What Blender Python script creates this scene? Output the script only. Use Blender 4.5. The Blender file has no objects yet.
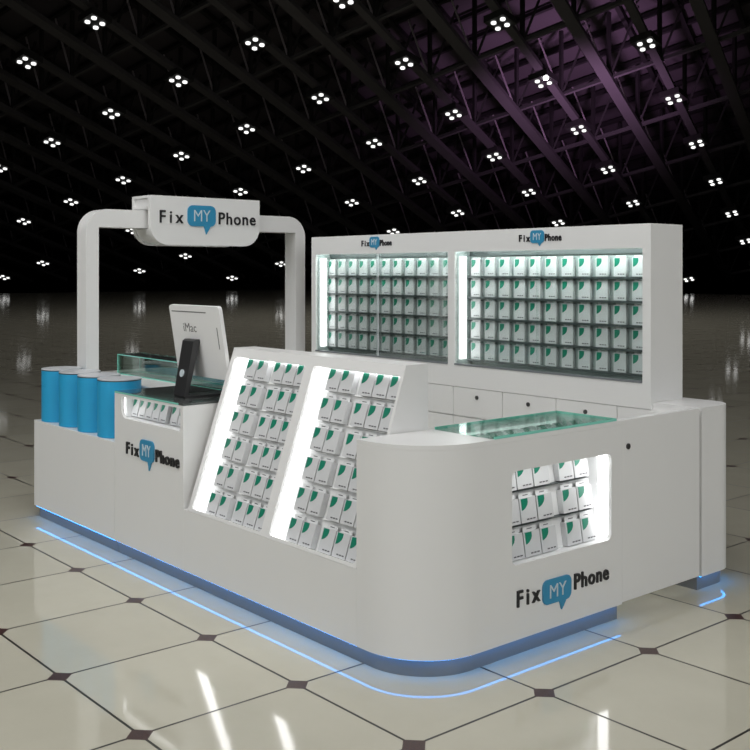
import bpy, math, random
from mathutils import Vector, Matrix, geometry
random.seed(7)
scene = bpy.context.scene
COL = scene.collection

# ------------------------------------------------------------------ camera
FPX, YH, EYE = 1031.9, 271.3, 1.65
YAW = math.pi - math.atan((375 + 498.2) / FPX)
FW = Vector((math.cos(YAW), math.sin(YAW), 0))
RT = Vector((FW.y, -FW.x, 0))
UP = Vector((0, 0, 1))
cam_d = bpy.data.cameras.new('camera')
cam = bpy.data.objects.new('camera', cam_d)
COL.objects.link(cam)
cam.location = (0, 0, EYE)
cam.rotation_euler = (math.pi / 2, 0, YAW - math.pi / 2)
cam_d.sensor_width = 36
cam_d.lens = FPX / 750 * 36
cam_d.shift_y = -(375 - YH) / 750
cam_d.clip_end = 400
scene.camera = cam

# ------------------------------------------------------------------ materials
def new_mat(name):
    m = bpy.data.materials.new(name)
    m.use_nodes = True
    return m, m.node_tree, m.node_tree.nodes['Principled BSDF']

def principled(name, col, rough=0.4, metal=0.0, spec=0.5, coat=0.0, vary=0.0, scale=8.0, emit=None, estr=0.0, bump=0.0, bscale=200.0):
    m, nt, b = new_mat(name)
    b.inputs['Base Color'].default_value = (*col, 1)
    b.inputs['Roughness'].default_value = rough
    b.inputs['Metallic'].default_value = metal
    b.inputs['Specular IOR Level'].default_value = spec
    b.inputs['Coat Weight'].default_value = coat
    b.inputs['Coat Roughness'].default_value = 0.08
    if emit:
        b.inputs['Emission Color'].default_value = (*emit, 1)
        b.inputs['Emission Strength'].default_value = estr
    if vary or bump:
        tc = nt.nodes.new('ShaderNodeTexCoord')
        nz = nt.nodes.new('ShaderNodeTexNoise')
        nz.inputs['Scale'].default_value = scale
        nz.inputs['Detail'].default_value = 4
        nt.links.new(tc.outputs['Object'], nz.inputs['Vector'])
        if vary:
            mx = nt.nodes.new('ShaderNodeMix'); mx.data_type = 'RGBA'
            mx.inputs['A'].default_value = (*[c * (1 - vary) for c in col], 1)
            mx.inputs['B'].default_value = (*[min(1, c * (1 + vary)) for c in col], 1)
            nt.links.new(nz.outputs['Fac'], mx.inputs['Factor'])
            nt.links.new(mx.outputs['Result'], b.inputs['Base Color'])
        if bump:
            n2 = nt.nodes.new('ShaderNodeTexNoise'); n2.inputs['Scale'].default_value = bscale
            nt.links.new(tc.outputs['Object'], n2.inputs['Vector'])
            bp = nt.nodes.new('ShaderNodeBump'); bp.inputs['Strength'].default_value = bump
            bp.inputs['Distance'].default_value = 0.001
            nt.links.new(n2.outputs['Fac'], bp.inputs['Height'])
            nt.links.new(bp.outputs['Normal'], b.inputs['Normal'])
    return m

def emission(name, col, strength):
    m = bpy.data.materials.new(name); m.use_nodes = True
    nt = m.node_tree; nt.nodes.clear()
    o = nt.nodes.new('ShaderNodeOutputMaterial'); e = nt.nodes.new('ShaderNodeEmission')
    e.inputs['Color'].default_value = (*col, 1); e.inputs['Strength'].default_value = strength
    nt.links.new(e.outputs[0], o.inputs[0])
    return m

def glass(name, tint, refl=1.0):
    m = bpy.data.materials.new(name); m.use_nodes = True
    nt = m.node_tree; nt.nodes.clear()
    o = nt.nodes.new('ShaderNodeOutputMaterial')
    t = nt.nodes.new('ShaderNodeBsdfTransparent'); t.inputs[0].default_value = (*tint, 1)
    g = nt.nodes.new('ShaderNodeBsdfGlossy'); g.inputs['Roughness'].default_value = 0.02
    f = nt.nodes.new('ShaderNodeFresnel'); f.inputs['IOR'].default_value = 1.45
    mu = nt.nodes.new('ShaderNodeMath'); mu.operation = 'MULTIPLY'; mu.inputs[1].default_value = refl
    mx = nt.nodes.new('ShaderNodeMixShader')
    nt.links.new(f.outputs[0], mu.inputs[0]); nt.links.new(mu.outputs[0], mx.inputs[0])
    nt.links.new(t.outputs[0], mx.inputs[1]); nt.links.new(g.outputs[0], mx.inputs[2])
    nt.links.new(mx.outputs[0], o.inputs[0])
    return m

WHITE = principled('white_laminate', (0.80, 0.80, 0.79), 0.32, spec=0.4, vary=0.015, scale=3)
INNER = principled('white_interior', (0.86, 0.87, 0.87), 0.5, vary=0.01)
SLAT = principled('grey_slatwall', (0.33, 0.38, 0.37), 0.45, vary=0.04, scale=20)
RAIL = principled('dark_rail', (0.06, 0.075, 0.075), 0.4, vary=0.05)
STEEL = principled('brushed_steel_plinth', (0.20, 0.215, 0.23), 0.35, metal=0.1, vary=0.05, scale=12)
SEAM = principled('seam_shadow_gap', (0.22, 0.22, 0.22), 0.7, vary=0.05)
BLACK = principled('black_acrylic', (0.012, 0.012, 0.014), 0.3, vary=0.1)
BLUE = principled('logo_blue', (0.035, 0.27, 0.47), 0.35, vary=0.02)
BLUEC = principled('canister_blue', (0.020, 0.36, 0.66), 0.42, vary=0.05, scale=5, bump=0.1)
LOGOW = principled('logo_silver_letters', (0.62, 0.70, 0.74), 0.35, vary=0.02)
PACK = principled('package_white', (0.66, 0.67, 0.68), 0.35, vary=0.03, scale=15)
PACKG = principled('package_green', (0.006, 0.22, 0.135), 0.35, vary=0.08, scale=30)
INK = principled('printed_ink', (0.10, 0.10, 0.11), 0.5, vary=0.1)
TAB = principled('hang_tab_card', (0.80, 0.81, 0.81), 0.3, vary=0.02)
LIDM = principled('canister_lid', (0.66, 0.68, 0.71), 0.35, vary=0.02)
RIM = principled('canister_rim', (0.05, 0.07, 0.09), 0.4, vary=0.05)
ALU = principled('monitor_shell', (0.9, 0.9, 0.9), 0.35, metal=0.05, vary=0.02)
ALUD = principled('monitor_stand_metal', (0.07, 0.07, 0.072), 0.35, metal=0.6, vary=0.05)
MARK = principled('grey_print', (0.16, 0.16, 0.16), 0.5, vary=0.05)
DTOP = principled('dark_glass_top', (0.075, 0.082, 0.08), 0.06, spec=0.8, coat=0.3, vary=0.05)
LOCK = principled('lock_metal', (0.10, 0.10, 0.10), 0.35, metal=0.7, vary=0.05)
TRUSS = principled('truss_dark_paint', (0.075, 0.072, 0.076), 0.6, vary=0.15, scale=0.5)
TRUSSL = principled('truss_lit_bar', (0.42, 0.38, 0.42), 0.45, vary=0.1, scale=0.5)  # paler colour imitates light caught by the braces
DECK = principled('roof_deck', (0.085, 0.075, 0.085), 0.8, vary=0.2, scale=0.3)
PURLIN = principled('purlin_black', (0.018, 0.017, 0.018), 0.7, vary=0.1)
HOUSE = principled('lamp_housing', (0.02, 0.02, 0.02), 0.6, vary=0.1)
LED = emission('white_led', (1.0, 1.0, 1.0), 6.0)
FILLC = emission('case_fill_glow', (0.9, 1.0, 0.97), 1.3)  # added glow that brightens the case under the glass panel
FILLH = emission('hidden_fill_glow', (0.93, 1.0, 0.99), 27.0)  # added glow behind the header that brightens the small boxes
LEDB = emission('blue_led', (0.02, 0.33, 1.0), 8.0)
DISC = emission('ceiling_lamp_glow', (1.0, 1.0, 0.98), 1.5)
DISCB = emission('ceiling_lamp_glow_bright', (1.0, 0.97, 1.0), 60.0)
GLASS = glass('clear_glass', (0.97, 0.995, 0.985), 0.3)
GLASSG = glass('green_tinted_glass', (0.90, 0.98, 0.95), 0.55)
GEDGE = principled('glass_green_edge', (0.25, 0.70, 0.58), 0.1, spec=0.8, vary=0.05)

# floor tiles, corners clipped by brown insets, grout between
def floor_mat():
    m, nt, b = new_mat('polished_tile_floor')
    N, L = nt.nodes, nt.links
    def math_(op, a, c=None, clamp=False):
        n = N.new('ShaderNodeMath'); n.operation = op; n.use_clamp = clamp
        for i, v in enumerate((a, c)):
            if v is None: continue
            if isinstance(v, (int, float)): n.inputs[i].default_value = v
            else: L.new(v, n.inputs[i])
        return n.outputs[0]
    geo = N.new('ShaderNodeNewGeometry'); sep = N.new('ShaderNodeSeparateXYZ')
    L.new(geo.outputs['Position'], sep.inputs[0])
    P = 0.6905
    def axis(o, off):
        u = math_('DIVIDE', math_('SUBTRACT', o, off), P)
        fr = math_('FRACT', math_('ADD', u, 100.5))
        d = math_('MULTIPLY', math_('ABSOLUTE', math_('SUBTRACT', fr, 0.5)), P)
        cell = math_('FLOOR', math_('ADD', u, 100.0))
        return d, cell
    dx, cx = axis(sep.outputs[0], -4.036)
    dy, cy = axis(sep.outputs[1], 2.424)
    grout = math_('LESS_THAN', math_('MINIMUM', dx, dy), 0.0055)
    inset = math_('LESS_THAN', math_('ADD', dx, dy), 0.056)
    comb = N.new('ShaderNodeCombineXYZ'); L.new(cx, comb.inputs[0]); L.new(cy, comb.inputs[1])
    wn = N.new('ShaderNodeTexWhiteNoise'); wn.noise_dimensions = '3D'; L.new(comb.outputs[0], wn.inputs['Vector'])
    nz = N.new('ShaderNodeTexNoise'); nz.inputs['Scale'].default_value = 2.2; nz.inputs['Detail'].default_value = 8
    nz.inputs['Roughness'].default_value = 0.6
    L.new(geo.outputs['Position'], nz.inputs['Vector'])
    r1 = N.new('ShaderNodeMix'); r1.data_type = 'RGBA'
    r1.inputs['A'].default_value = (0.50, 0.475, 0.385, 1); r1.inputs['B'].default_value = (0.60, 0.58, 0.48, 1)
    L.new(nz.outputs['Fac'], r1.inputs['Factor'])
    br = N.new('ShaderNodeHueSaturation'); L.new(r1.outputs['Result'], br.inputs['Color'])
    L.new(math_('ADD', math_('MULTIPLY', wn.outputs['Value'], 0.10), 0.95), br.inputs['Value'])
    r2 = N.new('ShaderNodeMix'); r2.data_type = 'RGBA'
    L.new(br.outputs[0], r2.inputs['A']); r2.inputs['B'].default_value = (0.028, 0.025, 0.02, 1)
    L.new(grout, r2.inputs['Factor'])
    sp = N.new('ShaderNodeTexNoise'); sp.inputs['Scale'].default_value = 130
    L.new(geo.outputs['Position'], sp.inputs['Vector'])
    bc = N.new('ShaderNodeMix'); bc.data_type = 'RGBA'
    bc.inputs['A'].default_value = (0.022, 0.010, 0.009, 1); bc.inputs['B'].default_value = (0.10, 0.05, 0.045, 1)
    L.new(sp.outputs['Fac'], bc.inputs['Factor'])
    r3 = N.new('ShaderNodeMix'); r3.data_type = 'RGBA'
    L.new(r2.outputs['Result'], r3.inputs['A']); L.new(bc.outputs['Result'], r3.inputs['B'])
    L.new(inset, r3.inputs['Factor'])
    L.new(r3.outputs['Result'], b.inputs['Base Color'])
    L.new(math_('ADD', math_('MULTIPLY', math_('MAXIMUM', grout, inset), 0.25), 0.065), b.inputs['Roughness'])
    b.inputs['Specular IOR Level'].default_value = 0.5
    b.inputs['IOR'].default_value = 1.5
    return m
FLOOR = floor_mat()

# ------------------------------------------------------------------ mesh building
class MB:
    def __init__(s): s.v, s.f, s.m, s.mats = [], [], [], []
    def _mi(s, mat):
        if mat not in s.mats: s.mats.append(mat)
        return s.mats.index(mat)
    def add(s, verts, faces, mat, M=None):
        o = len(s.v); k = s._mi(mat)
        for v in verts:
            v = Vector(v); s.v.append(M @ v if M else v)
        for f in faces: s.f.append([i + o for i in f]); s.m.append(k)
        return s
    def box(s, x0, x1, y0, y1, z0, z1, mat, M=None):
        v = [(x, y, z) for x in (x0, x1) for y in (y0, y1) for z in (z0, z1)]
        f = [(0, 1, 3, 2), (4, 6, 7, 5), (0, 4, 5, 1), (2, 3, 7, 6), (0, 2, 6, 4), (1, 5, 7, 3)]
        return s.add(v, f, mat, M)
    def prism(s, outer, holes, c0, c1, mat, axis='z', M=None):
        """polygon with holes in two axes, extruded along the third"""
        def P(a, b, c): return {'z': (a, b, c), 'x': (c, a, b), 'y': (a, c, b)}[axis]
        loops = [outer] + list(holes)
        tris = geometry.tessellate_polygon([[Vector((a, b, 0)) for a, b in l] for l in loops])
        flat = [p for l in loops for p in l]; n = len(flat)
        v = [P(a, b, c0) for a, b in flat] + [P(a, b, c1) for a, b in flat]
        f = [tuple(t) for t in tris] + [tuple(i + n for i in reversed(t)) for t in tris]
        o = 0
        for l in loops:
            k = len(l)
            for i in range(k):
                j = (i + 1) % k
                f.append((o + i, o + j, n + o + j, n + o + i))
            o += k
        return s.add(v, f, mat, M)
    def cyl(s, c, r, z0, z1, mat, n=40, axis='z', M=None):
        pts = [(c[0] + r * math.cos(2 * math.pi * i / n), c[1] + r * math.sin(2 * math.pi * i / n)) for i in range(n)]
        def P(a, b, q): return {'z': (a, b, q), 'x': (q, a, b), 'y': (a, q, b)}[axis]
        v = [P(a, b, z0) for a, b in pts] + [P(a, b, z1) for a, b in pts]
        f = [tuple(range(n)), tuple(range(2 * n - 1, n - 1, -1))] + [(i, (i + 1) % n, n + (i + 1) % n, n + i) for i in range(n)]
        return s.add(v, f, mat, M)
    def bar(s, a, b, w, h, mat, up=UP):
        a, b = Vector(a), Vector(b); d = (b - a); L = d.length; d.normalize()
        x = d.cross(up)
        if x.length < 1e-4: x = d.cross(Vector((1, 0, 0)))
        x.normalize(); y = x.cross(d)
        v = [a + x * (i * w / 2) + y * (j * h / 2) + d * (k * L) for k in (0, 1) for i, j in ((-1, -1), (1, -1), (1, 1), (-1, 1))]
        f = [(0, 3, 2, 1), (4, 5, 6, 7)] + [(i, (i + 1) % 4, 4 + (i + 1) % 4, 4 + i) for i in range(4)]
        return s.add(v, f, mat)
    def build(s, name, parent=None, base=(0, 0, 0), bevel=0.0, smooth=True):
        base = Vector(base)
        me = bpy.data.meshes.new(name)
        me.from_pydata([tuple(v - base) for v in s.v], [], s.f)
        for m in s.mats: me.materials.append(m)
        me.polygons.foreach_set('material_index', s.m)
        me.update()
        import bmesh
        bm = bmesh.new(); bm.from_mesh(me)
        bmesh.ops.recalc_face_normals(bm, faces=bm.faces)
        bm.to_mesh(me); bm.free()
        if smooth:
            me.polygons.foreach_set('use_smooth', [True] * len(me.polygons))
            me.set_sharp_from_angle(angle=math.radians(30))
        o = bpy.data.objects.new(name, me); COL.objects.link(o)
        if parent: o.parent = parent
        else: o.location = base
        if bevel:
            b = o.modifiers.new('edge', 'BEVEL'); b.width = bevel; b.segments = 2
            b.limit_method = 'ANGLE'; b.angle_limit = math.radians(40); b.harden_normals = True
        return o

def tag(o, label, cat, group=None):
    o['label'] = label; o['category'] = cat
    if group: o['group'] = group
    return o

class Thing:
    """an Empty at the base of a thing; part() hangs meshes (given in world coordinates) under it"""
    def __init__(s, name, base, label, cat, group=None):
        s.base = Vector(base)
        s.o = bpy.data.objects.new(name, None); s.o.empty_display_size = 0.1
        COL.objects.link(s.o); s.o.location = s.base
        tag(s.o, label, cat, group)
    def part(s, name, mb, bevel=0.0, under=None, label=None):
        p = mb.build(name, under or s.o, s.base, bevel)
        if label: p['label'] = label
        return p

def rrect(x0, x1, z0, z1, r, n=6, rs=None):
    """rounded rectangle; rs gives the radius per corner: bl, br, tr, tl"""
    rs = rs or (r, r, r, r)
    pts = []
    for (cx, cz, a0), q in zip(((x0, z0, 180), (x1, z0, 270), (x1, z1, 0), (x0, z1, 90)), rs):
        sx = 1 if cx == x0 else -1; sz = 1 if cz == z0 else -1
        if q <= 0: pts.append((cx, cz)); continue
        for i in range(n + 1):
            a = math.radians(a0 + 90 * i / n)
            pts.append((cx + sx * q + q * math.cos(a), cz + sz * q + q * math.sin(a)))
    return pts

def text_mesh(body, depth, weight, mat, space=1.0):
    cu = bpy.data.curves.new('t', 'FONT'); cu.body = body; cu.extrude = 0.5; cu.offset = weight; cu.size = 1
    cu.space_character = space; cu.resolution_u = 3
    o = bpy.data.objects.new('t', cu); COL.objects.link(o)
    dg = bpy.context.evaluated_depsgraph_get(); dg.update()
    me = bpy.data.meshes.new_from_object(o.evaluated_get(dg))
    vs = [v.co.copy() for v in me.vertices]; fs = [tuple(p.vertices) for p in me.polygons]
    bpy.data.objects.remove(o); bpy.data.curves.remove(cu); bpy.data.meshes.remove(me)
    x0, x1 = min(v.x for v in vs), max(v.x for v in vs); y0, y1 = min(v.y for v in vs), max(v.y for v in vs)
    vs = [Vector(((v.x - x0) / (x1 - x0), (v.y - y0) / (y1 - y0), (v.z + 0.5) * depth)) for v in vs]
    return vs, fs

def text_into(mb, body, u0, u1, v0, v1, d0, depth, mat, M, weight=0.0, space=1.0):
    """text filling the box u0..u1 x v0..v1 of a (right, up, out) frame M"""
    vs, fs = text_mesh(body, depth, weight, mat, space)
    mb.add([(u0 + p.x * (u1 - u0), v0 + p.y * (v1 - v0), d0 + p.z) for p in vs], fs, mat, M)

def frame(origin, right, up, out):
    M = Matrix.Identity(4)
    for i, a in enumerate((right, up, out)):
        for r in range(3): M[r][i] = a[r]
    for r in range(3): M[r][3] = origin[r]
    return M

def logo(T, under, M, W, cap, bub, weight=0.012, thick=0.006, tail=0.05, sx=(0.0, 0.245, 0.59, 1.0)):
    """Fix [MY] Phone: raised black letters, a blue speech bubble, pale MY on it; M puts u right, v up from the letters' baseline"""
    mb = MB(); text_into(mb, 'Fix', sx[0] * W, sx[1] * W, 0, cap, 0, thick, BLACK, M, weight, 1.45)
    T.part('logo_lettering', mb, under=under, label='raised black letters Fix')
    mb = MB(); text_into(mb, 'Phone', sx[2] * W, sx[3] * W, 0, cap * 1.02, 0, thick, BLACK, M, weight, 1.12)
    T.part('logo_lettering', mb, under=under, label='raised black letters Phone')
    b0, b1, v0, v1 = bub
    pts = rrect(b0 * W, b1 * W, v0, v1, (v1 - v0) * 0.28, 6)
    # splice the tail into the lower edge
    t0, t1, tp = (b0 + (b1 - b0) * 0.58) * W, (b0 + (b1 - b0) * 0.82) * W, (b0 + (b1 - b0) * 0.66) * W
    i = max(k for k, p in enumerate(pts) if abs(p[1] - v0) < 1e-6 and p[0] < t0)
    pts = pts[:i + 1] + [(t0, v0), (tp, v0 - tail), (t1, v0)] + pts[i + 1:]
    mb = MB(); mb.prism(pts, [], 0, thick, BLUE, 'z', M)
    T.part('speech_bubble', mb, under=under, label='blue speech bubble')
    w = (b1 - b0) * W; h = v1 - v0
    mb = MB(); text_into(mb, 'MY', b0 * W + w * 0.22, b1 * W - w * 0.20, v0 + h * 0.24, v1 - h * 0.22, thick, thick * 0.4, LOGOW, M, -0.008)
    T.part('logo_lettering', mb, under=under, label='thin pale letters MY')

ORD = ['first', 'second', 'third', 'fourth', 'fifth', 'sixth', 'seventh', 'eighth', 'ninth', 'tenth', 'eleventh', 'twelfth', 'thirteenth', 'fourteenth', 'fifteenth', 'sixteenth', 'seventeenth', 'eighteenth', 'nineteenth', 'twentieth']

# ------------------------------------------------------------------ key dimensions (metres)
YF, XR, ZB, ZT = 2.74, -2.972, 0.075, 0.945      # front face, right face, underside of bodies, counter top
YB0, YB1 = 4.72, 5.045                            # rear counter
TOE = 0.028

# ------------------------------------------------------------------ floor and roof
fl = MB().add([(-77, -25, 0), (25, -25, 0), (25, 66.5, 0), (-77, 66.5, 0)], [(0, 1, 2, 3)], FLOOR).build('floor', smooth=False)
fl['kind'] = 'structure'

Hm = ((0.08413072, 0.05519246, -0.11135022), (0.02197078, -0.0334755, 0.21067071), (-0.06829119, 0.10221204, 0.95727764))
SC = 58.0
def cam_pt(j, k):
    return [SC * (r[0] * j + r[1] * k + r[2]) for r in Hm]
NRM = (RT * 0.0031 + UP * 0.95082 + FW * 0.30973).normalized()
def lat(j, k, off=0.0):
    u, v, w = cam_pt(j, k)
    return RT * u + UP * (v + EYE) + FW * w + NRM * off
def pix(p):
    d = p - Vector((0, 0, EYE)); w = d.dot(FW)
    if w < 0.5: return None
    return 375 + FPX * d.dot(RT) / w, YH - FPX * d.z / w
DK = 5.0
c = MB(); cs = [lat(-9, -4.5, DK), lat(8, -4.5, DK), lat(8, 9.4, DK), lat(-9, 9.4, DK)]
c.add(cs + [p + NRM * 0.3 for p in cs], [(0, 1, 2, 3), (7, 6, 5, 4), (0, 4, 5, 1), (1, 5, 6, 2), (2, 6, 7, 3), (3, 7, 4, 0)], DECK)
c = c.build('ceiling', smooth=False); c['kind'] = 'structure'
AV = (lat(1, 0) - lat(0, 0)).normalized(); BV = (lat(0, 1) - lat(0, 0)).normalized()

def seen(p, m=30):
    q = pix(p)
    return q is not None and -m < q[0] < 750 + m and -m < q[1] < 292 and p.z > 1

trusses = []
for jj in range(-15, 12):
    j = jj / 2
    ks = [k / 4 for k in range(-16, 37) if seen(lat(j, k / 4, 1.0), 60)]
    if len(ks) < 5: continue
    trusses.append((j, min(ks), max(ks)))
n_t = len(trusses)
for i, (j, k0, k1) in enumerate(trusses):
    lampline = (j == int(j))
    base = lat(j, (k0 + k1) / 2, 0.6)
    px = pix(lat(j, k0, 0.6))
    place = ORD[i] + ' from the left' if i <= n_t // 2 else (ORD[n_t - 1 - i] + ' from the right')
    T = Thing('roof_truss', base, 'long dark roof truss sloping down rightwards, ' + place, 'truss', 'parallel steel trusses under the dark roof')
    w = 0.50 if lampline else 0.72
    mb = MB(); mb.bar(lat(j, k0, 0.6), lat(j, k1, 0.6), w * 0.9, 0.30, TRUSS, NRM)
    T.part('bottom_chord', mb)
    mb = MB(); mb.bar(lat(j + 0.18, k0, 4.6), lat(j + 0.18, k1, 4.6), 0.28, 0.3, PURLIN, NRM)
    T.part('top_chord', mb)
    k = math.floor(k0) + 0.5
    while k < k1:
        a = lat(j, k, 0.72)
        if k > k0 and seen(a, 20):
            T.part('web_post', MB().bar(a, a + UP * 4.0, 0.20, 0.20, PURLIN))
            T.part('web_brace', MB().bar(a, lat(j - 0.24, k - 0.02, 0.72) + UP * 4.0, 0.085, 0.085, TRUSSL))
            T.part('web_strut', MB().bar(a, lat(j + 0.36, k - 0.05, 4.6), 0.12, 0.12, PURLIN))
        k += 1
n_x = 0
xs = []
for kk in range(-4, 10):
    k = kk + 0.5
    js = [q / 4 for q in range(-32, 30) if seen(lat(q / 4, k, 0.8), 60)]
    if len(js) >= 4: xs.append((k, min(js), max(js)))
for i, (k, j0, j1) in enumerate(xs):
    mb = MB(); mb.bar(lat(j0, k, 0.85), lat(j1, k, 0.85), 0.20, 0.20, TRUSS, NRM)
    o = mb.build('cross_beam', None, lat((j0 + j1) / 2, k, 0.85))
    tag(o, 'thin dark roof beam rising to the right across the trusses, %s from the top' % ORD[i], 'beam', 'cross beams of the dark roof')
pl = []
for kk in range(-12, 28):
    k = kk / 3
    js = [q / 4 for q in range(-32, 30) if seen(lat(q / 4, k, 3.1), 40)]
    if len(js) >= 4: pl.append((k, min(js), max(js)))
for i, (k, j0, j1) in enumerate(pl):
    mb = MB(); mb.bar(lat(j0, k, 4.7), lat(j1, k, 4.7), 0.22, 0.25, PURLIN, NRM)
    o = mb.build('purlin', None, lat((j0 + j1) / 2, k, 3.1))
    tag(o, 'black purlin against the roof deck above the trusses, ' + (ORD[i] + ' from the top' if i < len(pl) // 2 else ORD[len(pl) - 1 - i] + ' from the bottom'), 'beam', 'black purlins under the roof deck')

# ceiling lamps: clusters of four discs
lamps = []
for j in range(-8, 7):
    for k in range(-4, 9):
        p = lat(j, k); q = pix(p)
        if q is None or p.z < 0.8 or not (-8 < q[0] < 758 and -8 < q[1] < 287): continue
        if 318 < q[0] < 676 and q[1] > 238: continue      # behind the tall display
        if 150 < q[0] < 256 and 200 < q[1] < 243: continue  # behind the sign
        lamps.append((j, k, p, q))
rows = {}
for j, k, p, q in lamps: rows.setdefault(k, []).append((q[0], j, p))
protoL = None
for ri, k in enumerate(sorted(rows)):
    for ci, (x, j, p) in enumerate(sorted(rows[k], key=lambda t: t[0])):
        bright = (j == 2 and k == 2)
        lab = ('dazzling cluster lamp with one glaring disc hanging under the purple part of the roof' if bright else
               'four-disc ceiling lamp cluster, %s from left in %s lamp row from top' % (ORD[ci], ORD[ri]))
        r = bpy.data.objects.new('ceiling_lamp', None); COL.objects.link(r); r.location = p
        tag(r, lab, 'ceiling lamp', 'disc lamp clusters under the roof')
        if protoL is None or bright:
            parts = []
            Z3 = Vector((0, 0, 0)); s = 0.285
            hb = MB(); hb.box(-0.62, 0.62, -0.62, 0.62, 0.04, 0.42, HOUSE, frame(Z3, AV, AV.cross(NRM) * -1, NRM))
            parts.append(hb.build('housing', r))
            hb = MB(); hb.bar(NRM * 0.4, NRM * 0.4 + UP * 0.7, 0.08, 0.08, HOUSE)
            parts.append(hb.build('hanger', r))
            for a, b in ((-1, -1), (1, -1), (1, 1), (-1, 1)):
                c0 = AV * (a * s) + BV * (b * s * 1.1)
                dz = MB(); dz.cyl((0, 0), 0.14, -0.03, 0.05, DISCB if (bright and a == 1 and b == -1) else DISC, 20, 'z', frame(c0, AV, AV.cross(NRM) * -1, NRM))
                parts.append(dz.build('lamp_disc', r))
            if not bright: protoL = parts
        else:
            for q in protoL:
                d = q.copy(); d.parent = r; COL.objects.link(d)

# ------------------------------------------------------------------ product packages
def pack_mesh(w, h, t, n_marks=3):
    mb = MB()
    mb.prism(rrect(0.002, w - 0.002, 0, h, 0.003, 2), [], -t, 0, PACK, 'y')
    # green swoosh, flat top and left, curved on the right
    g = [(0.10 * w, 0.97 * h), (0.10 * w, 0.50 * h), (0.22 * w, 0.535 * h), (0.34 * w, 0.60 * h), (0.45 * w, 0.70 * h), (0.50 * w, 0.81 * h), (0.50 * w, 0.97 * h)]
    mb.prism(g, [], -t - 0.0012, -t + 0.0005, PACKG, 'y')
    for i in range(n_marks):
        x = (0.34 + 0.19 * i) * w
        mb.box(x, x + 0.14 * w, -t - 0.0010, -t + 0.0005, 0.10 * h, 0.15 * h, INK)
    return mb

def tab_mesh(w, h, t, th):
    mb = MB()
    mb.box(0.12 * w, 0.90 * w, -t * 0.62, -t * 0.50, h, h + th, TAB)
    mb.box(0.36 * w, 0.66 * w, -t * 0.62 - 0.001, -t * 0.60, h + th * 0.42, h + th * 0.60, INK)
    return mb

PROTO = {}
def make_pack(kind, loc, rot, label, group, dims):
    w, h, t, th = dims
    if kind not in PROTO:
        r = pack_mesh(w, h, t).build('accessory_box')
        c = tab_mesh(w, h, t, th).build('hang_tab', r) if th else None
        PROTO[kind] = (r, c)
    else:
        r0, c0 = PROTO[kind]
        r = r0.copy(); COL.objects.link(r)
        if c0:
            c = c0.copy(); COL.objects.link(c); c.parent = r
    r.location = loc; r.rotation_euler = rot
    tag(r, label, 'product box', group)
    return r

# ------------------------------------------------------------------ helper for bases
def toe_and_led(T, toe_poly, led_runs):
    mb = MB(); mb.prism(toe_poly, [], 0.0, ZB, STEEL); T.part('toe_kick', mb, label='brushed metal toe kick')
    for poly in led_runs:
        mb = MB(); mb.prism(poly, [], ZB - 0.0015, ZB + 0.001, LEDB); T.part('light_strip', mb, label='glowing blue light strip')

# ------------------------------------------------------------------ low bench with canisters
T = Thing('low_bench', (-6.2, 2.9, 0), 'low white bench at the far left end with four blue canisters on it', 'bench')
T.part('body', MB().box(-6.797, -5.602, YF, 3.008, ZB, 0.65, WHITE), 0.003)
toe_and_led(T, [(-6.77, YF + TOE), (-5.602, YF + TOE), (-5.602, 3.008), (-6.77, 3.008)], [[(-6.765, YF + 0.002), (-5.602, YF + 0.002), (-5.602, YF + 0.015), (-6.765, YF + 0.015)]])

for i in range(4):
    x = -6.663 + 0.283 * i; y = 2.877; r = 0.131; z0 = 0.651; z1 = 1.0
    C = Thing('blue_canister', (x, y, z0), 'bright blue cylindrical canister with pale lid on the low bench, %s' %
              ('leftmost of the four', 'second from the left', 'third from the left', 'rightmost, beside the podium')[i], 'canister', 'blue canisters on the low bench')
    C.part('body', MB().cyl((x, y), r, z0, z1 - 0.012, BLUEC, 56), 0.002)
    C.part('rim', MB().cyl((x, y), r + 0.001, z1 - 0.012, z1 - 0.006, RIM, 56), label='thin dark rim')
    C.part('lid', MB().cyl((x, y), r, z1 - 0.006, z1, LIDM, 56), label='pale grey lid')

# ------------------------------------------------------------------ podium
PX0, PX1 = -5.598, -4.802
T = Thing('podium_cabinet', (-5.2, 2.95, 0), 'white podium cabinet with dark glass top holding the computer, logo on its front', 'cabinet')
hole = rrect(-5.515, -4.832, 0.803, 0.925, 0.05, 7, (0.055, 0.0, 0.0, 0.02))
mb = MB()
mb.prism([(PX0, ZB), (PX1, ZB), (PX1, ZT - 0.006), (PX0, ZT - 0.006)], [hole], YF, YF + 0.02, WHITE, 'y')
mb.box(PX0, PX0 + 0.02, YF + 0.02, 3.26, ZB, ZT - 0.006, WHITE)
mb.box(PX1 - 0.02, PX1, YF + 0.02, 3.26, ZB, ZT - 0.006, WHITE)
mb.box(PX0 + 0.02, PX1 - 0.02, 3.24, 3.26, ZB, ZT - 0.006, WHITE)
mb.box(PX0 + 0.02, PX1 - 0.02, YF + 0.02, 3.24, ZB, ZB + 0.02, WHITE)
body = T.part('body', mb)
mb = MB()
mb.box(-5.54, -4.824, YF + 0.14, YF + 0.145, 0.79, 0.935, INNER)
mb.box(-5.54, -4.824, YF + 0.02, YF + 0.14, 0.790, 0.798, INNER)
mb.box(-5.545, -5.54, YF + 0.02, YF + 0.145, 0.79, 0.935, INNER)
T.part('display_recess', mb, label='lit recess with rounded left corners')
T.part('light_strip', MB().box(-5.50, -4.86, YF + 0.024, YF + 0.034, 0.926, 0.932, LED))
T.part('light_strip', MB().box(-5.538, -5.532, YF + 0.024, YF + 0.034, 0.81, 0.92, LED))
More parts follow.
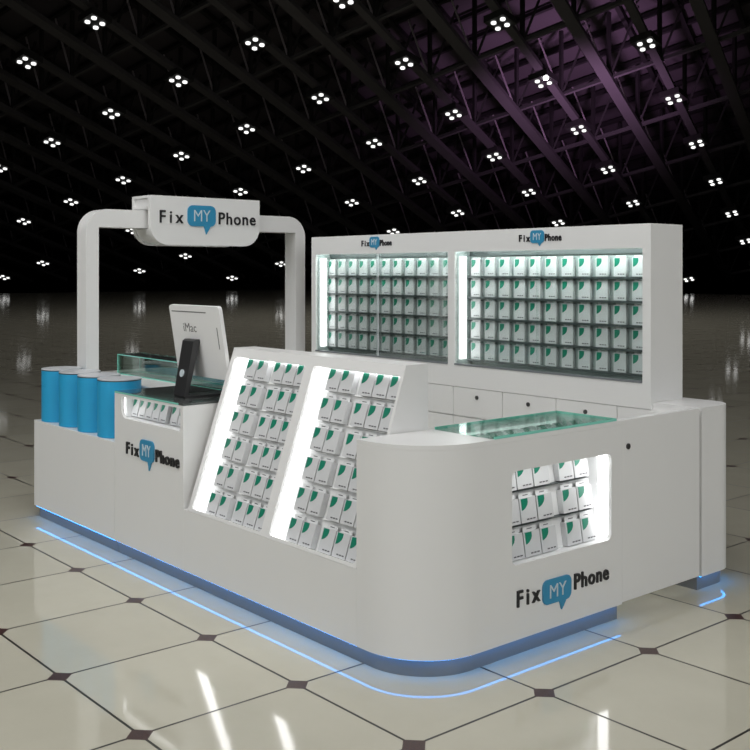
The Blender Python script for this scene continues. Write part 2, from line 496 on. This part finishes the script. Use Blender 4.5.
mb = MB(); mb.box(PX0, PX1, YF, 3.27, ZT - 0.005, ZT + 0.006, DTOP)
T.part('glass_top', mb, 0.001, label='dark mirror-like glass top')
T.part('glass_edge', MB().box(PX0 + 0.002, PX1 - 0.05, YF - 0.0015, YF, ZT - 0.004, ZT + 0.005, GEDGE), label='green glass edge')
toe_and_led(T, [(PX0, YF + TOE), (PX1, YF + TOE), (PX1, 3.25), (PX0, 3.25)], [[(PX0, YF + 0.002), (PX1, YF + 0.002), (PX1, YF + 0.015), (PX0, YF + 0.015)]])
logo(T, body, frame((-5.442, YF, 0.605), (1, 0, 0), (0, 0, 1), (0, -1, 0)), 0.605, 0.068, (0.275, 0.545, -0.012, 0.106), 0.02, 0.008, 0.048, (0.0, 0.25, 0.575, 1.0))
xs_ = [-5.545 + 0.0835 * i for i in range(5)] + [-5.085 + 0.0835 * i for i in range(2)]
for i, x in enumerate(xs_):
    make_pack('podium', (x, YF + 0.095, 0.7995), (math.radians(-14), 0, 0),
              'slim white box with green corner in the podium window, %s from the left' % ORD[i], 'boxes in the podium window', (0.08, 0.112, 0.022, 0.0))

# ------------------------------------------------------------------ L shaped rear left counter
T = Thing('side_counter', (-6.0, 3.4, 0), 'white L-shaped counter behind the canisters carrying the arch and a glass case', 'counter')
poly = [(-6.797, 3.012), (-5.61, 3.012), (-5.61, 3.275), (-4.85, 3.275), (-4.85, 3.66), (-6.36, 3.66), (-6.36, 4.715), (-6.797, 4.715)]
T.part('body', MB().prism(poly, [], ZB, ZT - 0.025, WHITE))
T.part('worktop', MB().prism(poly, [], ZT - 0.025, ZT, WHITE), 0.003)
T.part('toe_kick', MB().prism([(-6.75, 3.02), (-5.62, 3.02), (-5.62, 3.29), (-4.87, 3.29), (-4.87, 3.64), (-6.38, 3.64), (-6.38, 4.70), (-6.75, 4.70)], [], 0, ZB, STEEL))

G = Thing('glass_case', (-5.9, 3.31, ZT), 'low green-edged glass display case on the white counter behind the computer', 'display case')
gx0, gx1, gy0, gy1, gz0, gz1 = -6.56, -5.12, 3.235, 3.40, ZT + 0.001, 1.082
G.part('glass_pane', MB().box(gx0, gx1, gy0, gy0 + 0.006, gz0, gz1 - 0.006, GLASSG), label='front pane')
G.part('glass_pane', MB().box(gx0, gx1, gy1 - 0.006, gy1, gz0, gz1 - 0.006, GLASSG), label='back pane')
G.part('glass_pane', MB().box(gx0, gx0 + 0.006, gy0 + 0.006, gy1 - 0.006, gz0, gz1 - 0.006, GLASSG), label='left pane')
G.part('glass_pane', MB().box(gx1 - 0.006, gx1, gy0 + 0.006, gy1 - 0.006, gz0, gz1 - 0.006, GLASSG), label='right pane')
G.part('glass_lid', MB().box(gx0, gx1, gy0, gy1, gz1 - 0.006, gz1, DTOP), label='dark reflecting lid')
e = 0.004
mb = MB()
for (a, b) in (((gx0, gy0), (gx1, gy0)), ((gx0, gy1), (gx1, gy1)), ((gx0, gy0), (gx0, gy1)), ((gx1, gy0), (gx1, gy1))):
    for z in (gz0 + 0.003, gz1 - 0.003):
        mb.bar((*a, z), (*b, z), e * 2, e * 1.6, GEDGE)
for x, y in ((gx0, gy0), (gx1, gy0), (gx0, gy1), (gx1, gy1)): mb.bar((x, y, gz0), (x, y, gz1), e * 1.6, e * 1.6, GEDGE)
G.part('glass_edge', mb, label='green polished edges')

# ------------------------------------------------------------------ arch and its sign
ax0, ax1, ay0, ay1, az0, az1 = -6.745, -6.60, 3.022, 4.86, ZT + 0.001, 2.078
R, t = 0.16, 0.092
def arch_profile():
    out = [(ay0, az0), (ay0, az1 - R)]
    for i in range(1, 13):
        a = math.radians(180 - 90 * i / 12); out.append((ay0 + R + R * math.cos(a), az1 - R + R * math.sin(a)))
    for i in range(0, 13):
        a = math.radians(90 - 90 * i / 12); out.append((ay1 - R + R * math.cos(a), az1 - R + R * math.sin(a)))
    out += [(ay1, az0), (ay1 - t, az0), (ay1 - t, az1 - 0.125), (ay0 + t, az1 - 0.125), (ay0 + t, az0)]
    return out
T = Thing('arch', (-6.67, 3.95, az0), 'white rounded portal arch standing over the left end of the kiosk', 'arch')
T.part('frame', MB().prism(arch_profile(), [], ax0, ax1, WHITE, 'x'), 0.003)
T.part('foot_plate', MB().box(ax0 - 0.01, ax1 + 0.01, ay0 - 0.001, ay0 + t + 0.01, az0, az0 + 0.008, WHITE))
T.part('foot_plate', MB().box(ax0 - 0.01, ax1 + 0.01, ay1 - t - 0.01, ay1 + 0.01, az0, az0 + 0.008, WHITE))

T = Thing('shop_sign', (-6.66, 3.905, 1.835), 'large white sign board with rounded lower corners mounted on the arch', 'sign')
sy0, sy1, sz0, sz1 = 3.45, 4.362, 1.835, 2.183
prof = rrect(sy0, sy1, sz0, sz1, 0.1, 10, (0.14, 0.14, 0.0, 0.0))
board = T.part('front_board', MB().prism(prof, [], -6.535, -6.50, WHITE, 'x'), 0.002)
T.part('back_board', MB().prism(prof, [], -6.775, -6.75, WHITE, 'x'), 0.002)
inn = rrect(sy0 + 0.018, sy1 - 0.018, sz0 + 0.015, sz1 - 0.004, 0.1, 10, (0.125, 0.125, 0.0, 0.0))
mb = MB()
core = [p for p in inn]
zc_ = az1 - 0.128
low = [(a, min(b, zc_)) for a, b in core if b < 2.1] + []
low = [(a, b) for a, b in core if b < zc_ - 0.001] 
k_ = max(range(len(low)), key=lambda q: low[q][0])
low = sorted(low, key=lambda q: math.atan2(q[1] - (zc_ - 0.01), q[0] - (sy0 + sy1) / 2))
low = low + [(sy1 - 0.018, zc_), (sy0 + 0.018, zc_)]
mb.prism(low, [], -6.75, -6.535, WHITE, 'x')
mb.box(-6.75, -6.535, sy0 + 0.018, sy1 - 0.018, az1 + 0.003, sz1 - 0.019, WHITE)
T.part('side_band', mb)
T.part('top_panel', MB().box(-6.75, -6.535, sy0, sy1, sz1 - 0.018, sz1, WHITE))
mb = MB(); mb.prism(rrect(sy0 - 0.002 + 0.0, sy0 + 0.016, 2.0, 2.11, 0.0, 1), [], -6.77, -6.56, WHITE, 'x')
T.part('beam_collar', MB().prism([(sy0 + 0.002, az1 + 0.012), (sy0 + 0.018, az1 + 0.012), (sy0 + 0.018, az1 + 0.028), (sy0 + 0.002, az1 + 0.028)], [], -6.77, -6.56, WHITE, 'x'))
logo(T, board, frame((-6.50, 3.521, 1.992), (0, 1, 0), (0, 0, 1), (1, 0, 0)), 0.80, 0.088, (0.276, 0.566, -0.018, 0.132), 0.008, 0.008, 0.058, (0.0, 0.235, 0.60, 1.0))

# ------------------------------------------------------------------ sloping display cabinet
SL = 0.34
def sy(z, off=0.0): return YF + SL * (z - 0.40) + off
TH = math.atan(SL)
CX0 = -3.358
DX0, DX1, DZ0, DZ1 = -4.755, -3.362, 0.40, 1.238
T = Thing('sloping_display', (-4.05, 2.95, 0), 'white display cabinet with two sloping lit panels full of hanging boxes', 'display cabinet')
# frame in the slanted plane: u = x, v = along the slope, w = out of it
SF = frame((0, YF, 0.40), (1, 0, 0), (0, math.sin(TH), math.cos(TH)), (0, -math.cos(TH), math.sin(TH)))
VL = (DZ1 - DZ0) / math.cos(TH)
P1 = (-4.722, -4.083); P2 = (-4.018, -3.378)
vb, vt = 0.014 / math.cos(TH), (1.191 - 0.40) / math.cos(TH)
mb = MB()
mb.prism([(DX0+0.0162, 0.0), (DX1-0.0122, 0.0), (DX1-0.0122, VL-0.002), (DX0+0.0162, VL-0.002)], [rrect(*P1, vb, vt, 0.018, 4), rrect(*P2, vb, vt, 0.018, 4)], -0.018, 0.0, WHITE, 'z', SF)
T.part('sloping_frame', mb)
mb = MB()
YK = 3.155
side = [(YF + 0.03, ZB), (YK, ZB), (YK, DZ1), (sy(DZ1) + 0.0003, DZ1), (sy(0.40) + 0.0003, 0.40 + 0.0), (YF + 0.03, 0.39)]
mb.prism(side, [], DX0, DX0 + 0.016, WHITE, 'x'); mb.prism(side, [], DX1 - 0.012, DX1, WHITE, 'x')
mb.box(DX0 + 0.016, DX1 - 0.012, YK - 0.016, YK, ZB, DZ1, WHITE)
mb.box(DX0 + 0.016, DX1 - 0.012, sy(DZ1) + 0.0003, YK - 0.016, DZ1 - 0.003, DZ1, WHITE)
T.part('carcass', mb)
mb = MB(); mb.box(-4.8015, CX0 - 0.0003, YF, YF + 0.028, ZB, 0.3985, WHITE); mb.box(-4.8015, DX0, YF + 0.028, YK, ZB, 0.3985, WHITE)
T.part('base_panel', mb)
DEP = 0.066
for (a, b), nm in ((P1, 'left'), (P2, 'right')):
    mb = MB()
    mb.box(a - 0.004, b + 0.004, vb - 0.004, vt + 0.02, -DEP - 0.006, -DEP, INNER, SF)
    mb.box(a - 0.006, a - 0.001, vb - 0.004, vt + 0.02, -DEP, -0.018, INNER, SF)
    mb.box(b + 0.001, b + 0.006, vb - 0.004, vt + 0.02, -DEP, -0.018, INNER, SF)
    mb.box(a - 0.004, b + 0.004, vb - 0.008, vb - 0.002, -DEP, -0.018, INNER, SF)
    mb.box(a - 0.004, b + 0.004, vt + 0.016, vt + 0.02, -DEP, -0.018, INNER, SF)
    rec = T.part('display_recess', mb, label='bright %s recess' % nm)
    T.part('light_strip', MB().box(a + 0.000, a + 0.006, vb, vt + 0.012, -DEP + 0.004, -0.022, LED, SF), under=rec)
    T.part('light_strip', MB().box(a + 0.01, b - 0.01, vt + 0.006, vt + 0.014, -0.05, -0.024, LED, SF), under=rec)
toe_and_led(T, [(-4.8015, YF + TOE), (CX0 - 0.0003, YF + TOE), (CX0 - 0.0003, 3.12), (-4.8015, 3.12)], [[(-4.80, YF + 0.002), (CX0, YF + 0.002), (CX0, YF + 0.015), (-4.80, YF + 0.015)]])
zr = [1.074, 0.938, 0.801, 0.664, 0.528, 0.413]     # underside of each row of boxes
zr = [1.0925 - 0.1358 * i - (0.0) for i in range(6)]
for pi, ((a, b), s0, s1) in enumerate(((P1, 0.084, 0.334), (P2, 0.090, 0.338))):
    for r in range(6):
        v = (zr[r] - 0.40) / math.cos(TH)
        p = SF @ Vector((0, v - 0.002, -DEP + 0.001)); y0 = p.y; z0 = p.z
        mb = MB(); mb.box(a + 0.05, b - 0.004, v - 0.006, v - 0.002, -DEP, -DEP + 0.012, INNER, SF)
        T.part('product_ledge', mb)
        n = 0
        for gi, (s, cnt) in enumerate(((s0, 2), (s1, 3))):
            for q in range(cnt):
                x = a + s + 0.1005 * q
                if x + 0.1 > b: x = b - 0.103
                n += 1
                p = SF @ Vector((x, v, -DEP + 0.001))
                make_pack('slope', p, (-TH, 0, 0), 'white hanging box with green corner, %s in %s row down, %s sloping panel' % (ORD[n - 1], ORD[r], ('left', 'right')[pi]),
                          'hanging boxes on the sloping panels', (0.097, 0.108, 0.032, 0.018))

# ------------------------------------------------------------------ rounded corner counter
CX0 = -3.358
T = Thing('corner_counter', (-3.2, 3.3, 0), 'white counter with big rounded corner, lit side window and glass panel in its top', 'counter')
RC = 0.32
def corner(off, y_end, x_start=CX0, n=22):
    """outer line of the rounded corner pushed in by off"""
    pts = [(x_start, YF + off)]
    cx, cy, r = XR - RC, YF + RC, RC - off
    for i in range(n + 1):
        a = math.radians(-90 + 90 * i / n); pts.append((cx + r * math.cos(a), cy + r * math.sin(a)))
    pts.append((XR - off, y_end))
    return pts
Y1 = 4.046
mb = MB()
o_, i_ = corner(0, 3.10), corner(0.02, 3.10)
mb.prism(o_ + i_[::-1], [], ZB, ZT - 0.0205, WHITE)
win = rrect(3.278, 3.965, 0.395, 0.797, 0.03, 5)
mb.prism([(3.10, ZB), (Y1, ZB), (Y1, ZT - 0.0205), (3.10, ZT - 0.0205)], [win], XR - 0.02, XR, WHITE, 'x')
mb.box(CX0, CX0 + 0.02, YF + 0.02, Y1, ZB, ZT - 0.0205, WHITE)
mb.box(CX0 + 0.02, XR - 0.02, Y1 - 0.02, Y1, ZB, ZT - 0.0205, WHITE)
body = T.part('body', mb)
gh = [(-3.335, 3.17), (-2.988, 3.17), (-2.988, 4.005), (-3.335, 4.005)]
T.part('worktop', MB().prism(corner(0, Y1) + [(CX0, Y1)], [gh], ZT - 0.02, ZT, WHITE))
mb = MB()
mb.box(-3.335, -2.994, 3.17, 4.005, 0.845, 0.850, INNER)
T.part('case_floor', mb)
T.part('light_strip', MB().box(-3.334, -3.326, 3.18, 3.99, 0.88, 0.91, FILLC))  # glowing strip added under the rim to lighten the case
T.part('glass_top', MB().box(-3.333, -2.978, 3.172, 4.003, ZT + 0.0005, ZT + 0.011, GLASSG), label='greenish glass panel')
mb = MB()
mb.box(-2.978, -2.9735, 3.172, 4.003, ZT + 0.0005, ZT + 0.012, GEDGE); mb.box(-3.335, -2.974, 4.003, 4.007, ZT + 0.0005, ZT + 0.012, GEDGE)
mb.box(-3.337, -3.333, 3.172, 4.003, ZT + 0.0005, ZT + 0.012, GEDGE)
T.part('glass_edge', mb, label='bright green glass edge')
# recess behind the window; its back leans like the sloping panels
TW = math.radians(11)
mb = MB()
mb.prism([(XR - 0.02, 0.385), (XR - 0.09, 0.385), (XR - 0.16, 0.81), (XR - 0.02, 0.81)], [], 3.968, 3.974, INNER, 'y')
mb.prism([(XR - 0.02, 0.385), (XR - 0.09, 0.385), (XR - 0.16, 0.81), (XR - 0.02, 0.81)], [], 3.262, 3.268, INNER, 'y')
mb.prism([(XR - 0.090, 0.385), (XR - 0.096, 0.385), (XR - 0.168, 0.81), (XR - 0.162, 0.81)], [], 3.262, 3.974, INNER, 'y')
mb.box(XR - 0.10, XR - 0.02, 3.268, 3.968, 0.381, 0.386, INNER)
mb.box(XR - 0.17, XR - 0.02, 3.268, 3.968, 0.806, 0.811, INNER)
rec = T.part('display_recess', mb, label='bright lit recess')
T.part('light_strip', MB().box(XR - 0.075, XR - 0.022, 3.960, 3.9675, 0.40, 0.80, LED), under=rec)
T.part('light_strip', MB().box(XR - 0.05, XR - 0.022, 3.29, 3.95, 0.799, 0.805, LED), under=rec)
for i, z in enumerate((0.677, 0.531, 0.3865)):
    X0 = XR - 0.090 - 0.165 * (z - 0.385)
    if i < 2:
        T.part('product_ledge', MB().box(X0, X0 + 0.032, 3.27, 3.93, z - 0.003, z - 0.001, RAIL), under=rec, label='thin dark ledge')
    for q, yy in enumerate((3.322, 3.434, 3.546, 3.720, 3.832)):
        make_pack('window', (X0 + 0.001, yy, z + 0.0005), (-math.atan(0.165), 0, math.pi / 2),
                  'white box with green corner in the side window, %s in the %s row' % (ORD[q], ('top', 'middle', 'bottom')[i]),
                  'boxes in the side window', (0.108, 0.108, 0.030, 0.020))
for i in range(7):  # boxes standing for the grey shapes reflected in the glass panel
    make_pack('case', (-3.06 - 0.0, 3.20 + 0.112 * i, 0.851), (math.radians(-58), 0, math.pi / 2),
              'grey-looking box standing for a reflection in the glass counter panel, %s from the rounded corner' % ORD[i], 'boxes standing for reflections in the glass counter panel', (0.10, 0.13, 0.02, 0.0))
logo(T, body, frame((XR, 3.306, 0.215), (0, 1, 0), (0, 0, 1), (1, 0, 0)), 0.632, 0.070, (0.262, 0.565, -0.028, 0.079), 0.015, 0.008, 0.04, (0.0, 0.235, 0.605, 1.0))
toe = corner(TOE, 4.044) + [(CX0, 4.044)]
def ribbon(y_end): return corner(0.003, y_end) + corner(0.015, y_end)[::-1]
toe_and_led(T, toe, [ribbon(4.044)])

# ------------------------------------------------------------------ flap gate
T = Thing('counter_gate', (-3.0, 4.375, 0), 'flat white staff gate with a lock in the right side of the kiosk', 'gate')
T.part('panel', MB().box(XR - 0.045, XR - 0.001, Y1 + 0.002, 4.703, 0.082, ZT, WHITE), 0.002)
L_ = T.part('lock', MB().cyl((4.093, 0.817), 0.014, XR - 0.002, XR + 0.005, LOCK, 24, 'x'), label='round dark metal lock')
T.part('keyhole', MB().box(XR + 0.005, XR + 0.0056, 4.0915, 4.0945, 0.811, 0.823, BLACK), under=L_)

# ------------------------------------------------------------------ rear counter with drawers
T = Thing('rear_counter', (-4.8, 4.87, 0), 'long white rear counter with locked drawers under the tall display', 'counter')
RB = 0.13
def rear(off, x0, n=18):
    pts = [(x0, YB0 + 0.0), (XR - off, YB0 + 0.0)]
    cx, cy, r = XR - RB, YB1 + 0.0 - RB, RB - off
    for i in range(n + 1):
        a = math.radians(90 * i / n); pts.append((cx + r * math.cos(a), cy + r * math.sin(a)))
    pts.append((x0, YB1 - off))
    return pts
mb = MB(); mb.prism(rear(0, -6.775), [], ZB, ZT - 0.02, WHITE)
T.part('body', mb)
T.part('worktop', MB().prism([(x, y - 0.0) for x, y in rear(0, -6.775)], [], ZT - 0.0195, ZT, WHITE), 0.003)
T.part('toe_kick', MB().prism([(x, y + (0.0 if y > YB0 + 0.001 else -0.0)) for x, y in rear(TOE, -6.75)], [], 0, ZB, STEEL), label='brushed metal toe kick')
def rib2():
    a, b = [p for p in rear(0.003, XR - RB)][1:-1], [p for p in rear(0.015, XR - RB)][1:-1]
    return a + b[::-1]
T.part('light_strip', MB().prism(rib2(), [], ZB - 0.0015, ZB + 0.001, LEDB), label='glowing blue light strip')
edges = [-6.345, -6.12, -5.78, -5.44, -5.10, -4.776, -4.346, -3.922, -3.489, -3.02]
for i in range(len(edges) - 1):
    x0, x1 = edges[i] + 0.002, edges[i + 1] - 0.002
    d = T.part('drawer', MB().box(x0, x1, YB0 - 0.016, YB0 - 0.0005, 0.722, 0.905, WHITE), 0.0015)
    if i not in (4,):
        xc = (x0 + x1) / 2
        T.part('lock', MB().cyl((xc, 0.851), 0.013, YB0 - 0.022, YB0 - 0.016, LOCK, 20, 'y'), under=d)
    T.part('door', MB().box(x0, x1, YB0 - 0.016, YB0 - 0.0005, 0.10, 0.716, WHITE), 0.0015)

# ------------------------------------------------------------------ tall wall display on the rear counter
T = Thing('tall_display', (-4.8, 4.86, ZT), 'tall white back display with two lit windows of small boxes', 'display cabinet')
HS = 0.032
HX0, HX1, HY0, HY1, HZ1 = -6.336 + HS, -3.30 + HS, 4.702, 5.0, 1.908
W1 = (-6.285 + HS, -4.838 + HS * 0.5); W2 = (-4.780 + HS * 0.6, -3.337 + HS * 0.5); WZ = (1.052, 1.776)
mb = MB()
mb.prism([(HX0, 0.908), (HX1, 0.908), (HX1, HZ1), (HX0, HZ1)], [[(W1[0], WZ[0]), (W1[1], WZ[0]), (W1[1], WZ[1]), (W1[0], WZ[1])], [(W2[0], WZ[0]), (W2[1], WZ[0]), (W2[1], WZ[1]), (W2[0], WZ[1])]], HY0, HY0 + 0.0175, WHITE, 'y')
front = T.part('front_panel', mb)
mb = MB()
zc = ZT + 0.0006
mb.box(HX0, HX0 + 0.02, HY0 + 0.0176, HY1, zc, HZ1, WHITE); mb.box(HX1 - 0.02, HX1, HY0 + 0.0176, HY1, zc, HZ1, WHITE)
mb.box(HX0 + 0.02, HX1 - 0.02, HY1 - 0.02, HY1, zc, HZ1, WHITE)
mb.box(HX0 + 0.02, HX1 - 0.02, HY0 + 0.0176, HY1 - 0.02, HZ1 - 0.02, HZ1, WHITE)
mb.box(HX0 + 0.02, HX1 - 0.02, HY0 + 0.0176, HY1 - 0.02, zc, zc + 0.02, WHITE)
T.part('carcass', mb)
YBK = 4.858
colsA = [-6.226 + (6.234 - 4.971) / 10 * i for i in range(11)]
colsB = [-4.700 + (4.708 - 3.448) / 10 * i for i in range(11)]
rowz = [1.622 - 0.1355 * i for i in range(5)]
for wi, ((a, b), cols) in enumerate(((W1, colsA), (W2, colsB))):
    nm = ('left', 'right')[wi]
    T.part('back_panel', MB().box(a - 0.02, b + 0.02, YBK, YBK + 0.01, WZ[0] - 0.044, WZ[1] + 0.044, SLAT), label='grey slatted back panel')
    mb = MB()
    mb.box(a - 0.006, a, HY0 + 0.0178, YBK, WZ[0] - 0.044, WZ[1] + 0.044, SLAT); mb.box(b, b + 0.006, HY0 + 0.0178, YBK, WZ[0] - 0.044, WZ[1] + 0.044, INNER)
    mb.box(a, b, HY0 + 0.0178, YBK, WZ[0] - 0.020, WZ[0] - 0.014, SLAT); mb.box(a, b, HY0 + 0.0178, YBK, WZ[1] + 0.044, WZ[1] + 0.050, SLAT)
    T.part('window_reveal', mb)
    T.part('light_strip', MB().box(a + 0.0, a + 0.012, HY0 + 0.045, HY0 + 0.095, WZ[0] + 0.03, WZ[1] - 0.03, LED))
    T.part('light_strip', MB().box(a + 0.02, b - 0.02, HY0 + 0.020, HY0 + 0.036, WZ[1] + 0.012, WZ[1] + 0.022, FILLH))  # unseen strip added above the window to brighten the boxes
    for r in range(5):
        T.part('shelf_rail', MB().box(a + 0.003, b - 0.003, YBK - 0.040, YBK - 0.0005, rowz[r] - 0.015, rowz[r] - 0.002, RAIL), label='dark horizontal rail')
    T.part('shelf_rail', MB().box(a + 0.003, b - 0.003, YBK - 0.020, YBK - 0.0005, WZ[1] - 0.026, WZ[1] + 0.010, RAIL), label='dark horizontal rail')
    mid = -5.53 if wi == 0 else -4.06
    gl = T.part('sliding_glass', MB().box(a + 0.002, mid, HY0 + 0.004, HY0 + 0.009, WZ[0] + 0.002, WZ[1] - 0.002, GLASS), label='clear sliding glass pane')
    gl = T.part('sliding_glass', MB().box(mid - 0.02, b - 0.002, HY0 + 0.0105, HY0 + 0.0155, WZ[0] + 0.002, WZ[1] - 0.002, GLASS), label='clear sliding glass pane')
    if wi == 0:
        T.part('glass_edge', MB().box(mid - 0.0015, mid + 0.0015, HY0 + 0.003, HY0 + 0.0095, WZ[0] + 0.002, WZ[1] - 0.002, LIDM), label='pale polished glass edge')
        T.part('glass_edge', MB().box(mid - 0.0225, mid - 0.0205, HY0 + 0.010, HY0 + 0.016, WZ[0] + 0.002, WZ[1] - 0.002, LIDM), label='pale polished glass edge')
    T.part('glass_track', MB().box(a + 0.001, b - 0.001, HY0 - 0.004, HY0 + 0.017, WZ[0] - 0.006, WZ[0] + 0.004, STEEL), label='metal glass track')
    for r in range(5):
        for ci, x in enumerate(cols):
            make_pack('wall', (x - 0.044, YBK - 0.0015, rowz[r] - 0.0015), (0, 0, 0),
                      'small white box with green mark, %s across in the %s row, %s back window' % (ORD[ci], ('top', 'second', 'middle', 'fourth', 'bottom')[r], nm),
                      'small boxes in the back display', (0.089, 0.108, 0.024, 0.0115))
for x0 in (-5.722 + HS * 0.6, -4.223 + HS * 0.6):
    logo(T, front, frame((x0, HY0, 1.828), (1, 0, 0), (0, 0, 1), (0, -1, 0)), 0.327, 0.042, (0.275, 0.60, -0.010, 0.066), 0.025, 0.005, 0.018, (0.0, 0.27, 0.62, 1.0))

# ------------------------------------------------------------------ computer on the podium
T = Thing('desktop_computer', (-5.04, 3.0, ZT + 0.007), 'silver all-in-one desktop computer seen from behind on the dark podium top', 'computer')
th = math.atan(0.065 / 0.40)
MF = frame((-5.300, 3.0, 1.06), (1, 0, 0), (0, -math.sin(th), math.cos(th)), (0, -math.cos(th), -math.sin(th)))
shell = T.part('screen_housing', MB().prism(rrect(0, 0.54, 0, 0.405, 0.022, 6), [], -0.016, 0.006, ALU, 'z', MF), 0.004)
T.part('screen', MB().prism(rrect(0.012, 0.528, 0.05, 0.393, 0.005, 3), [], -0.018, -0.0162, BLACK, 'z', MF), label='black screen facing away')
T.part('vent_slot', MB().prism(rrect(0.025, 0.40, 0.366, 0.372, 0.003, 3), [], 0.006, 0.0068, MARK, 'z', MF), under=shell)
T.part('port_slot', MB().prism(rrect(0.490, 0.497, 0.17, 0.29, 0.003, 3), [], 0.006, 0.0068, MARK, 'z', MF), under=shell)
mb = MB(); text_into(mb, 'iMac', 0.135, 0.275, 0.255, 0.304, 0.006, 0.001, MARK, MF, 0.0)
T.part('lettering', mb, under=shell, label='small grey letters iMac')
zt = ZT + 0.0065
prof = [(3.17, zt), (3.17, zt + 0.008), (2.905, zt + 0.012), (2.893, zt + 0.022), (2.893, zt + 0.035), (2.962, 1.255), (2.962, 1.272), (2.935, 1.272), (2.920, 1.262), (2.868, zt + 0.035), (2.862, zt + 0.012), (2.868, zt + 0.001)]
st = T.part('stand', MB().prism(prof, [], -5.125, -5.005, ALUD, 'x'), 0.002, label='dark metal foot and arm')
AM = frame((-5.065, 2.8805, 1.085), (1, 0, 0), Vector((0, 0.052, 0.275)).normalized(), Vector((0, -0.275, 0.052)).normalized())
T.part('cable_grommet', MB().cyl((0, 0), 0.021, -0.004, 0.0012, LOGOW, 28, 'z', AM), under=st, label='pale round cable opening')

# ------------------------------------------------------------------ lights
def area(name, loc, target, size, power, col=(1, 1, 1), spread=180):
    l = bpy.data.lights.new(name, 'AREA'); l.shape = 'SQUARE'; l.size = size; l.energy = power; l.color = col
    l.spread = math.radians(spread)
    o = bpy.data.objects.new(name, l); COL.objects.link(o); o.location = loc
    o.rotation_euler = (Vector(target) - Vector(loc)).to_track_quat('-Z', 'Y').to_euler()
    return o
area('added_key_light', (-4.0, 1.6, 6.0), (-4.5, 3.0, 0.5), 4.5, 172, (1.0, 0.99, 0.98))  # unseen area lamp added above the kiosk to light it
area('added_front_fill', (-6.0, -4.0, 5.0), (-5.6, 3.2, 0.9), 5.0, 225, (0.99, 1.0, 1.0))  # unseen fill added in front to brighten the front faces
area('added_side_fill', (5.0, 2.5, 5.0), (-3.5, 4.0, 0.8), 5.0, 310, (0.99, 1.0, 1.0))  # unseen fill added on the right to brighten the side faces
area('added_far_fill', (-25, 25, 16), (-25, 25, 0), 12.0, 1500, (1.0, 0.97, 0.92))  # unseen overhead fill added to lift the distant floor
sn = bpy.data.lights.new('added_sun_fill', 'SUN'); sn.energy = 0.33; sn.angle = math.radians(50); sn.color = (1, 0.97, 0.93)  # sun lamp added indoors as weak fill for floor and kiosk
so = bpy.data.objects.new('added_sun_fill', sn); COL.objects.link(so)
so.rotation_euler = (-(FW * 1.0 + UP * -0.9)).to_track_quat('Z', 'Y').to_euler()
def spot(name, loc, target, power, col, ang, blend=1.0, r=1.0):
    l = bpy.data.lights.new(name, 'SPOT'); l.energy = power; l.color = col; l.spot_size = math.radians(ang); l.spot_blend = blend
    l.shadow_soft_size = r
    o = bpy.data.objects.new(name, l); COL.objects.link(o); o.location = loc
    o.rotation_euler = (Vector(target) - Vector(loc)).to_track_quat('-Z', 'Y').to_euler()
tgt = lat(2.0, 2.8, 3.0)
spot('purple_roof_fill', tgt - UP * 9 - FW * 11 + RT * 1.0, tgt, 8500, (0.80, 0.43, 0.80), 85)  # unseen spot added below the roof to wash it purple
tgt2 = lat(0.3, 1.0, 2.5)

w = bpy.data.worlds.new('world'); scene.world = w; w.use_nodes = True
w.node_tree.nodes['Background'].inputs[0].default_value = (0.9, 0.95, 1, 1)
w.node_tree.nodes['Background'].inputs[1].default_value = 0.0

vs = scene.view_settings
scene.display_settings.display_device = 'sRGB'
vs.view_transform = 'Standard'; vs.look = 'None'; vs.exposure = -0.10; vs.gamma = 1.0; vs.use_curve_mapping = False
scene.cycles.max_bounces = 8
